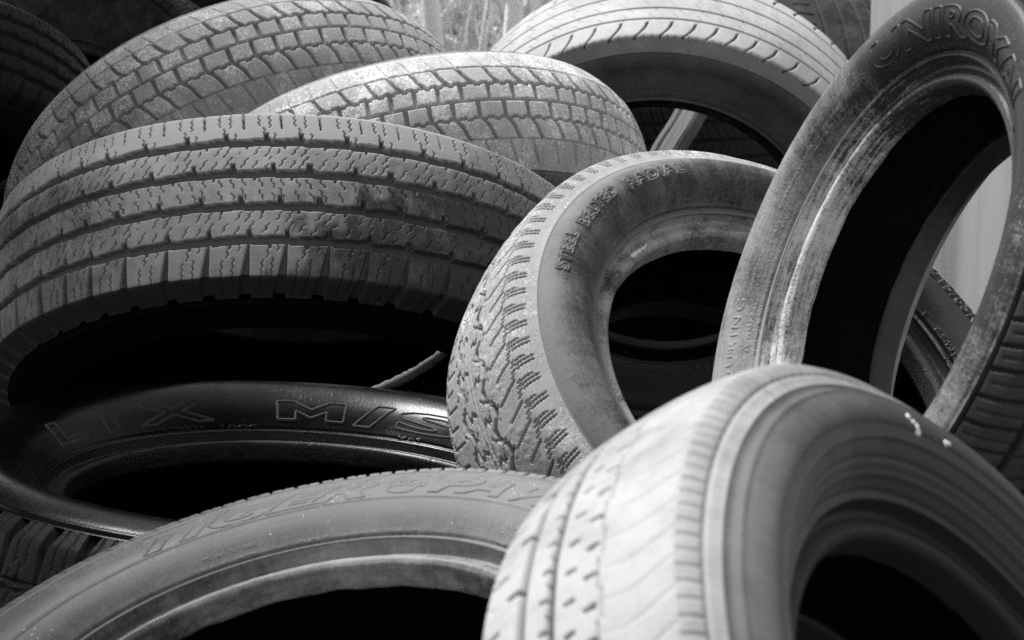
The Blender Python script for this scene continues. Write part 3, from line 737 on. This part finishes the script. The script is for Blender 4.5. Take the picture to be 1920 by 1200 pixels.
for i, (C_, a_, R_, lab) in enumerate((((.16, 4.86, .115), (.05, .02, 1), .34, 'lowest black tyre lying flat in the dark behind the pale dusty tyre'),
                                       ((.20, 4.80, .345), (-.03, .10, 1), .34, 'upper black tyre lying flat in the dark behind the pale dusty tyre'),
                                       ((-.30, 3.62, .105), (.06, -.05, 1), .31, 'black tyre lying flat on the ground under the two block-tread tyres'),
                                       ((-1.17, 3.30, .12), (.02, .03, 1), .36, 'lowest black tyre of an unseen stack added for shade past the left edge'),
                                       ((-1.15, 3.28, .36), (-.03, .02, 1), .36, 'second lowest black tyre of an unseen stack added for shade past the left edge'),
                                       ((-1.19, 3.32, .60), (.02, -.03, 1), .36, 'second highest black tyre of an unseen stack added for shade past the left edge'),
                                       ((-1.13, 3.27, .84), (.05, .02, 1), .36, 'topmost black tyre of an unseen stack added for shade past the left edge'))):
    extra_tyre('car_tyre', lab, C_, a_, R_, BLK, tread_allseason, 45 + i, world=True)

# ------------------------------------------------------------------ writing moulded into the sidewalls
t = T['T6']
lettering(t, 'UNIROYAL', 38.0, -47.0, .2010, .0235, 'outline', h=.0011, bold=.035, g=.0006)
lettering(t, '185/60R14', 17.4, 0.0, .1915, .0058, h=.0007, bold=.02)
lettering(t, '82H', -4.0, -10.0, .1912, .0056, h=.0007, bold=.02)
lettering(t, 'TOURING', 134.5, 108.0, .2065, .0095, h=.0009, bold=.0, spacing=1.3)
lettering(t, 'WARNING:', 118.8, 108.5, .1968, .0050, h=.0008, bold=.02)
lettering(t, 'SERIOUS INJURY MAY RESULT FROM:', 123.2, 104.5, .1918, .0030, h=.0007, g=.0005)
def warn_triangle(arc, cap):
    o = [(0, 0), (arc, 0), (arc / 2, cap)]; i = [(arc * .24, cap * .14), (arc * .76, cap * .14), (arc / 2, cap * .72)]
    L = []
    for a, b in ((0, 1), (1, 2), (2, 0)): L += [(o[a], o[b], i[b]), (o[a], i[b], i[a])]
    L += [((arc * .47, cap * .22), (arc * .53, cap * .22), (arc * .5, cap * .55))]
    return L
lettering(t, '', 122.6, 120.0, .1965, .0066, h=.0008, extra=warn_triangle, g=.0004, name='warning_triangle')
for i, (s, a0, a1) in enumerate((('TIRE FAILURE DUE TO UNDERINFLATION OR OVERLOADING', 104.6, 51.8), ('EXPLOSION OF TIRE/RIM ASSEMBLY DUE TO IMPROPER MOUNTING', 104.2, 50.4),
                                 ('ONLY SPECIALLY TRAINED PERSONS SHOULD MOUNT TIRES', 103.0, 52.0), ('MIXING BIAS TIRES WITH RADIALS OF THE SAME SIZE', 104.0, 56.0))):
    lettering(t, s, a0, a1, .2040 - .0041 * i, .0026, h=.0007, g=.0005, bold=.0)
t = T['T5']
OUT = dict(style='outline', h=.0015, bold=.03, g=.0004, spacing=1.08)
lettering(t, 'STEEL', 55.4, 43.0, .2392, .0112, **OUT)
lettering(t, 'BELTED', 39.8, 23.4, .2360, .0112, **OUT)
lettering(t, 'RADIAL', 19.4, 0.4, .2322, .0112, **OUT)
def tick(arc, cap): return [((0, 0), (arc, 0), (arc, cap)), ((0, 0), (arc, cap), (0, cap))]
for c in (356.6, 341.6, 27.2, 42.8, 282.4, 268.0): lettering(t, '', c + .17, c - .17, .2005, .0130, h=.0009, extra=tick, g=.0004, name='wear_mark')
lettering(t, 'OTTAWA', 25.6, 17.4, .2030, .0046, h=.0006, g=.0005)
lettering(t, '0857 10 105', 41.2, 28.8, .2030, .0046, h=.0006, g=.0005)
lettering(t, 'X 1057', 54.4, 45.0, .2030, .0046, h=.0006, g=.0005)
lettering(t, '215/65R15', 290.0, 268.5, .2350, .0115, h=.0016, bold=.03)
lettering(t, 'POLYESTER', 269.3, 277.4, .2085, .0056, h=.0011, inward=True, g=.0005)
lettering(t, '1 PLY', 261.5, 266.4, .2085, .0052, h=.0011, inward=True, g=.0005)
t = T['T4']
lettering(t, '215', 190.5, 201.5, .2680, .0150, h=.0016, bold=.03, inward=True)
t = T['T8']
lettering(t, 'TIGER', 82.5, 37.4, .2470, .0220, 'outline', h=.0009, bold=.04, shear=.45, g=.0006)
def paw(arc, cap):
    L = []
    def el(cx, cy, rx, ry, rot=0):
        p = [(cx + rx * math.cos(q) * math.cos(rot) - ry * math.sin(q) * math.sin(rot), cy + rx * math.cos(q) * math.sin(rot) + ry * math.sin(q) * math.cos(rot)) for q in np.linspace(0, 2 * math.pi, 25)]
        for i in range(24): L.append(((cx, cy), p[i], p[i + 1]))
    el(arc * .42, cap * .30, arc * .34, cap * .26); el(arc * .14, cap * .66, arc * .10, cap * .17); el(arc * .38, cap * .82, arc * .11, cap * .19); el(arc * .64, cap * .80, arc * .11, cap * .18); el(arc * .86, cap * .58, arc * .10, cap * .16)
    return L
lettering(t, '', 35.6, 27.4, .2470, .0215, 'outline', h=.0009, extra=paw, name='paw_emblem')
lettering(t, 'PAW', 26.6, -8.0, .2478, .0220, h=.0011, bold=.04, shear=.45)
lettering(t, 'DOT  A9L2  2817', 52.8, 25.5, .2110, .0062, h=.0006, spacing=1.25)
lettering(t, '2 PLIES STEEL', 75.0, 60.6, .2190, .0048, h=.0006); lettering(t, '2 PLIES POLYESTER', 75.5, 61.0, .2120, .0046, h=.0006)
for i, s in enumerate(('TREADWEAR', 'TRACTION', 'TEMP')): lettering(t, s, 4.6, 4.6 - (6.0, 5.6, 3.4)[i], .2235 - .0062 * i, .0042, h=.0006, g=.0005)
t = T['T9']
LET = rubber('worn_letter_edge', dark=.02, dust=.10, cover=.6, spread=.3, rough=.5, spec=.3, fine=.8, seed=51)
lettering(t, 'LTX', 330.0, 282.3, .2705, .0270, 'outline', mat=LET, h=.0016, bold=.02, g=.0007, spacing=1.15)
def wide_m(w, c):
    q = lambda *p: [tuple((x * w, y * c) for x, y in (p[0], p[i], p[i + 1])) for i in range(1, len(p) - 1)]
    return q((0, 0), (.27, 0), (.27, 1), (0, 1)) + q((.73, 0), (1, 0), (1, 1), (.73, 1)) + q((.24, 1), (.24, .52), (.5, .12), (.5, .56)) + q((.76, 1), (.5, .56), (.5, .12), (.76, .52))
lettering(t, '', 266.6, 250.6, .2705, .0250, 'outline', mat=LET, h=.0016, g=.0007, extra=wide_m)
lettering(t, '/', 248.0, 239.0, .2705, .0255, 'outline', mat=LET, h=.0016, g=.0007, bold=.06)
lettering(t, 'S', 237.5, 220.5, .2705, .0255, 'outline', mat=LET, h=.0016, g=.0007, bold=.03)
lettering(t, 'LT275/70R16', 304.2, 285.0, .2600, .0070, h=.0007); lettering(t, '100S', 281.0, 271.5, .2600, .0070, h=.0007); lettering(t, 'M+S', 236.2, 229.5, .2600, .0070, h=.0007)
# white paint and droppings that sit on single tyres
def splat(T_, th, r, blobs, name, seed):
    R_ = random.Random(seed); a0 = T_.a_of_r(r); vs = MB()
    for (du, dv, s1, s2) in blobs:
        n = 18; ring = []; top = []
        for q in range(n):
            an = 2 * math.pi * q / n; k = 1 + R_.uniform(-.28, .28)
            ring.append((du + math.cos(an) * s1 * k, dv + math.sin(an) * s2 * k))
        def pt(u, v, h): 
            A = np.array([a0 - v]); TH = np.array([math.radians(th) - u / r]); b = T_.h_side(TH, A)[0] if A[0] < T_.aB else 0
            return tuple(T_.pos(TH, A, b + h)[0])
        V = [pt(u, v, .0001) for u, v in ring] + [pt(du + (u - du) * .7, dv + (v - dv) * .7, .0009) for u, v in ring] + [pt(du, dv, .0011)]
        F = [(q, (q + 1) % n, n + (q + 1) % n, n + q) for q in range(n)] + [(n + q, n + (q + 1) % n, 2 * n) for q in range(n)]
        vs.add(V, [f[::-1] for f in F])
    return vs.build(name, WHITE, T_.side)
splat(T['T7'], 333.2, .2560, ((0, 0, .0022, .0016), (-.003, .003, .0018, .0020), (.0035, -.004, .0014, .0034), (.006, -.006, .0012, .0014)), 'bird_dropping', 1)
splat(T['T7'], 325.0, .2527, ((0, 0, .0014, .0020), (.004, .001, .0012, .0014)), 'bird_dropping', 2)
splat(T['T5'], 24.0, .1870, ((0, 0, .0040, .0018), (-.007, .0006, .0040, .0020), (.007, -.0002, .0036, .0013), (.0125, .0006, .0022, .0009), (-.0110, .0002, .0024, .0026)), 'paint_mark', 3)

# ------------------------------------------------------------------ small things in the heap
wood = simple('weathered_wood', .035, .14, 5, (60, 60, 3), .8, .5, .004)
def cam_pt(px, py, z): return Vector(to_world(((px - 960) / FPX * z, (py - 600) / FPX * z, z)))
def board(name, p0, p1, w, th, mat, label, cat, groove=True):
    d = (p1 - p0); L = d.length; root = bpy.data.objects.new(name, None); COL.objects.link(root)
    root.matrix_world = Matrix.Translation(p0) @ d.to_track_quat('Z', 'Y').to_matrix().to_4x4()
    for x0, x1, nm in ((-w / 2, w * .14, 'plank'), (w * .2, w / 2, 'batten')):
        b = MB(); n = 14; prof = []
        c = .004
        tt = th if nm == 'plank' else th * .8
        sec = [(x0 + c, -tt / 2), (x1 - c, -tt / 2), (x1, -tt / 2 + c), (x1, tt / 2 - c), (x1 - c, tt / 2), (x0 + c, tt / 2), (x0, tt / 2 - c), (x0, -tt / 2 + c)]
        vs = []; fs = []
        for i in range(n + 1):
            for x, y in sec: vs.append((x + .0015 * math.sin(i * 1.3), y + .001 * math.cos(i * .9), L * i / n))
        for i in range(n):
            for k in range(8): fs.append((i * 8 + k, i * 8 + (k + 1) % 8, (i + 1) * 8 + (k + 1) % 8, (i + 1) * 8 + k))
        fs += [tuple(range(8))[::-1], tuple(n * 8 + k for k in range(8))]
        b.add(vs, fs); b.build(nm, mat, root, smooth=False)
    tag(root, label, cat); return root
board('wooden_post', cam_pt(1195, 380, 4.28), cam_pt(1330, 150, 4.36), .062, .03, wood, 'weathered pale plank seen through the hole of the pale dusty tyre', 'plank')
b = MB(); pts = [cam_pt(x, y, z) for x, y, z in ((640, 748, 2.80), (690, 738, 2.83), (722, 725, 2.84), (752, 712, 2.84), (782, 696, 2.83), (806, 681, 2.81), (824, 668, 2.80), (846, 648, 2.80), (880, 615, 2.84))]
fine_pts = [pts[i].lerp(pts[i + 1], k / 6) for i in range(len(pts) - 1) for k in range(6)] + [pts[-1]]
for _ in range(8): fine_pts = [fine_pts[0]] + [(fine_pts[i - 1] + fine_pts[i] * 2 + fine_pts[i + 1]) / 4 for i in range(1, len(fine_pts) - 1)] + [fine_pts[-1]]
b.tube(fine_pts, [.0062 * (1 + .12 * random.uniform(-1, 1)) for _ in fine_pts], 12)
tag(b.build('rubber_hose', rubber('gritty_hose', dark=.05, dust=.16, cover=.5, fine=1.2, grain=.8, bump=1.0, seed=50)), 'short rough grey hose curving up between the wet black tyre and the ribbed one', 'hose')

# black flap added to cut the light, lying across the far bead inside the ribbed tyre, over the left part of its hole
t1 = T['T1']; d1 = np.array([-1.0, 0, 0]); d1 -= t1.a * (d1 @ t1.a); d1 /= np.linalg.norm(d1); d2 = np.cross(t1.a, d1)
c0 = t1.C - t1.a * (t1.Bw - .030); vs = []; ns, ns2 = 9, 13
for lay in (0, 1):
    for i in range(ns):
        s_ = .125 + .135 * i / (ns - 1)
        hw = math.sqrt(max(.262 ** 2 - s_ ** 2, .0004)) + .004 * math.sin(i * 2.1)
        for j in range(ns2):
            q = -1 + 2 * j / (ns2 - 1)
            vs.append(c0 + d1 * (s_ + .004 * math.sin(j * 1.7)) + d2 * hw * q + t1.a * (.006 * lay + .010 * math.sin(q * 2.5 + i * .3)))
nl = ns * ns2; fa = grid_faces(ns, ns2, False); ring = [j for j in range(ns2)] + [i * ns2 + ns2 - 1 for i in range(1, ns)] + [(ns - 1) * ns2 + j for j in range(ns2 - 2, -1, -1)] + [i * ns2 for i in range(ns - 2, 0, -1)]
sd_ = [(ring[k], ring[(k + 1) % len(ring)], ring[(k + 1) % len(ring)] + nl, ring[k] + nl) for k in range(len(ring))]
tag(mesh_np('shade_flap', np.array(vs), np.concatenate([fa[:, ::-1], fa + nl, np.array(sd_)]), BLK, smooth=False), 'added black flap blocking light in the hole of the ribbed highway tyre', 'shade flap')

# unseen shed added past the left edge: its roof shades the left end of the heap
shed = bpy.data.objects.new('shade_shed', None); COL.objects.link(shed); shed.location = (-2.6, 3.4, 0)
tag(shed, 'unseen lean-to shed added past the left edge, its plank roof shading the heap', 'shed')
b = MB()
def box(b, x0, x1, y0, y1, z0, z1, tilt=0.0):
    v = [(x, y, z + tilt * x) for x in (x0, x1) for y in (y0, y1) for z in (z0, z1)]
    b.add(v, [(0, 1, 3, 2), (4, 6, 7, 5), (0, 4, 5, 1), (2, 3, 7, 6), (0, 2, 6, 4), (1, 5, 7, 3)])
for k in range(24): box(b, -1.5, 1.42 + random.uniform(-.03, .03), -2.6 + k * .22, -2.6 + k * .22 + .212, 2.50, 2.525, .06)
b.build('roof', wood, shed, smooth=False)
b = MB()
for k in range(5): box(b, -1.5, 1.36, -2.45 + k * 1.2, -2.40 + k * 1.2, 2.38, 2.496, .06)
b.build('rafters', wood, shed, smooth=False)
for px_, py_ in ((-1.4, -2.4), (-1.4, 2.4), (.55, 2.4), (.2, -2.4)):
    b = MB(); box(b, px_ - .05, px_ + .05, py_ - .05, py_ + .05, -.05, 2.37 + .06 * px_); b.build('post', wood, shed, smooth=False)

# ------------------------------------------------------------------ the setting
ground_m = simple('bare_earth', .025, .07, 3, rough=.95, bump=.6, bdist=.02, detail=10)
gx = np.concatenate([-np.geomspace(900, 3, 30), np.linspace(-2.8, 2.8, 90), np.geomspace(3, 900, 30)]); gy = np.concatenate([np.linspace(-3, 9, 150), np.geomspace(9.2, 1500, 50)])
X, Y = np.meshgrid(gx, gy, indexing='xy')
near = np.exp(-((X / 5) ** 2 + ((Y - 3) / 6) ** 2))
Z = (fbm(X * 2.2 + 50, Y * 2.2 + 50, 4, 5) - .55) * .05 * near - .006
V = np.stack([X, Y, Z], -1).reshape(-1, 3)
g = mesh_np('ground', V, grid_faces(len(gy), len(gx), False), ground_m); tag(g, kind='structure')

# corrugated metal wall at the right, behind the heap
wall_m = simple('white_sheet_metal', .70, .96, 2.2, (6, 6, .5), .45, .06, .01)
root = bpy.data.objects.new('metal_wall', None); COL.objects.link(root); root.location = (0, 0, 0)
tag(root, 'white ribbed sheet-metal wall standing behind the heap at the right', 'wall')
xs = []; prof = []
x = .705; 
while x < 4.1:
    for dx, dy in ((0, 0), (.10, 0), (.104, -.004), (.112, -.004), (.116, 0), (.16, 0), (.178, -.024), (.205, -.024), (.223, 0)): prof.append((x + dx, dy))
    x += .27
n = len(prof); hs = np.linspace(0, 2.6, 14)
Vf = [(px_, 4.74 + dy, h) for h in hs for px_, dy in prof]; Vb = [(px_, 4.743 + dy, h) for h in hs for px_, dy in prof]
Ff = grid_faces(len(hs), n, False); nb = len(Vf)
mesh_np('siding', np.array(Vf + Vb), np.concatenate([Ff, Ff[:, ::-1] + nb]), wall_m, root, smooth=False)
b = MB()
for z0 in (.5, 1.5, 2.4): b.add([(x_, y_, z_) for x_ in (.72, 4.1) for y_ in (4.746, 4.80) for z_ in (z0, z0 + .06)], [(0, 1, 3, 2), (4, 6, 7, 5), (0, 4, 5, 1), (2, 3, 7, 6), (0, 2, 6, 4), (1, 5, 7, 3)])
b.build('girt', wood, root, smooth=False)
b = MB()
for z0 in (.53, 1.53, 2.43):
    for k in range(13):
        c = (.705 + .27 * k + .05, 4.74, z0); r = .006
        ring = [(c[0] + r * math.cos(q), 4.7395, c[2] + r * math.sin(q)) for q in np.linspace(0, 2 * math.pi, 7)[:-1]]; r2 = [(p[0], 4.735, p[2]) for p in ring]
        b.add(ring + r2, [(i, (i + 1) % 6, 6 + (i + 1) % 6, 6 + i) for i in range(6)] + [tuple(range(6, 12))])
b.build('screw_row', simple('galvanised', .3, .4, 30, rough=.4), root, smooth=False)

# brush behind the heap: pale saplings, dry stalks, leaves
bark = simple('pale_bark', .75, .9, 6, (1, 1, 6), .8, .5, .006); bark2 = simple('grey_bark', .22, .42, 6, (1, 1, 6), .85, .5, .006)
straw = simple('dry_straw', .35, .95, 3, rough=.8); leafm = simple('brush_leaf', .04, .75, 9, rough=.7)
def sapling(px, y, lean, r, h, mat, label, seed):
    R_ = random.Random(seed); base = Vector(((px - 960) / FPX * y * 1.0, y, -.02))
    root = bpy.data.objects.new('sapling', None); COL.objects.link(root); root.location = base
    tag(root, label, 'young tree', 'saplings in the brush')
    tr = MB(); pts = []; rd = []
    for i in range(13):
        f = i / 12; pts.append((lean * h * f + .02 * math.sin(f * 7 + seed), .02 * math.cos(f * 5 + seed), h * f)); rd.append(r * (1 - .7 * f))
    tr.tube(pts, rd, 10)
    for k in range(9):
        i = R_.randint(3, 11); p = Vector(pts[i]); d = Vector((R_.uniform(-1, 1), R_.uniform(-1, 1), R_.uniform(.2, 1))).normalized(); L = R_.uniform(.25, .6)
        tr.tube([p + d * L * q / 4 + Vector((0, 0, .06 * (q / 4) ** 2)) for q in range(5)], [r * .35 * (1 - .2 * q) for q in range(5)], 5)
    tr.build('trunk', mat, root)
    lf = MB()
    for k in range(170):
        p = Vector((lean * h + R_.gauss(0, .35), R_.gauss(0, .35), h * R_.uniform(.45, 1.15))); u = Vector((R_.gauss(0, 1), R_.gauss(0, 1), R_.gauss(0, .6))).normalized(); w = u.orthogonal().normalized(); s_ = R_.uniform(.02, .045)
        lf.add([p - u * s_, p + w * s_ * .45, p + u * s_, p - w * s_ * .45], [(0, 1, 2, 3)])
    lf.build('crown', leafm, root, smooth=False)
sapling(812, 6.5, -.02, .030, 2.2, bark, 'pale straight sapling just right of the mud-speckled block-tread tyre', 1)
sapling(915, 6.7, .16, .030, 2.2, bark, 'pale leaning sapling close to the left side of the pale dusty tyre', 2)
def brush(name, kind, n, seed, mat):
    R_ = np.random.default_rng(seed); vs = []; fs = []
    for k in range(n):
        y = R_.uniform(7.2, 13.5); x = R_.uniform(-.16, .12) * y + R_.normal(0, .2)
        if kind == 'stalk':
            h = R_.uniform(.3, 1.1); w = R_.uniform(.003, .010); lx, ly = R_.normal(0, .28), R_.normal(0, .2); an = R_.uniform(0, math.pi); cx, cy = math.cos(an) * w, math.sin(an) * w
            z = -.01
            b0 = len(vs)
            for q in range(5):
                f = q / 4; px_ = x + lx * h * f ** 1.7; py_ = y + ly * h * f ** 1.7; ww = 1 - .75 * f
                vs += [(px_ - cx * ww, py_ - cy * ww, z + h * f), (px_ + cx * ww, py_ + cy * ww, z + h * f)]
            for q in range(4): fs.append((b0 + 2 * q, b0 + 2 * q + 1, b0 + 2 * q + 3, b0 + 2 * q + 2))
        else:
            z = R_.uniform(.02, .9) * R_.uniform(.3, 1); u = R_.normal(0, 1, 3); u /= np.linalg.norm(u); w_ = np.cross(u, R_.normal(0, 1, 3)); w_ /= np.linalg.norm(w_); s_ = R_.uniform(.012, .05); p = np.array((x, y, z)); b0 = len(vs)
            vs += [tuple(p - u * s_), tuple(p + w_ * s_ * .5), tuple(p + u * s_), tuple(p - w_ * s_ * .5)]; fs.append((b0, b0 + 1, b0 + 2, b0 + 3))
    o = mesh_np(name, np.array(vs), np.array(fs), mat, smooth=False); tag(o, kind='stuff'); return o
tag(brush('dry_grass', 'stalk', 4200, 5, straw), 'tangled pale dry grass and stalks growing behind the heap', 'grass')
tag(brush('undergrowth', 'leaf', 9000, 6, leafm), 'grey leafy undergrowth behind the heap', 'undergrowth')

# ------------------------------------------------------------------ light
SUN = Vector((-.34, .35, .873)).normalized()
w = bpy.data.worlds.new('World'); bpy.context.scene.world = w; w.use_nodes = True; nt = w.node_tree
sky = N(nt, 'ShaderNodeTexSky', sky_type='NISHITA', sun_disc=False)
sky.sun_elevation = math.asin(SUN.z); sky.sun_rotation = math.atan2(SUN.x, SUN.y)
bw = N(nt, 'ShaderNodeRGBToBW'); nt.links.new(sky.outputs[0], bw.inputs[0])      # a black-and-white photograph: grey sky light
bg = nt.nodes['Background']; nt.links.new(bw.outputs[0], bg.inputs['Color']); bg.inputs['Strength'].default_value = .072
ld = bpy.data.lights.new('sun', 'SUN'); ld.energy = 1.5; ld.angle = math.radians(13); ld.color = (1, 1, 1)
lo = bpy.data.objects.new('sun', ld); COL.objects.link(lo); lo.rotation_euler = SUN.to_track_quat('Z', 'Y').to_euler(); lo.location = SUN * 20

# ------------------------------------------------------------------ camera
cd = bpy.data.cameras.new('camera'); cd.sensor_width = 36; cd.lens = FPX / 1920 * 36; cd.clip_start = .05; cd.clip_end = 4000
cd.dof.use_dof = True; cd.dof.focus_distance = 2.55; cd.dof.aperture_fstop = 15.0
co = bpy.data.objects.new('camera', cd); COL.objects.link(co); co.location = CAM; co.rotation_euler = (math.pi / 2 - PITCH, 0, 0)
sc = bpy.context.scene; sc.camera = co
sc.render.engine = 'CYCLES'; sc.cycles.max_bounces = 5; sc.cycles.diffuse_bounces = 3; sc.cycles.use_denoising = False; sc.cycles.use_adaptive_sampling = False; sc.cycles.sample_clamp_direct = 5; sc.cycles.sample_clamp_indirect = 2
sc.view_settings.view_transform = 'Standard'; sc.view_settings.look = 'None'; sc.view_settings.exposure = 2.2; sc.view_settings.gamma = 1
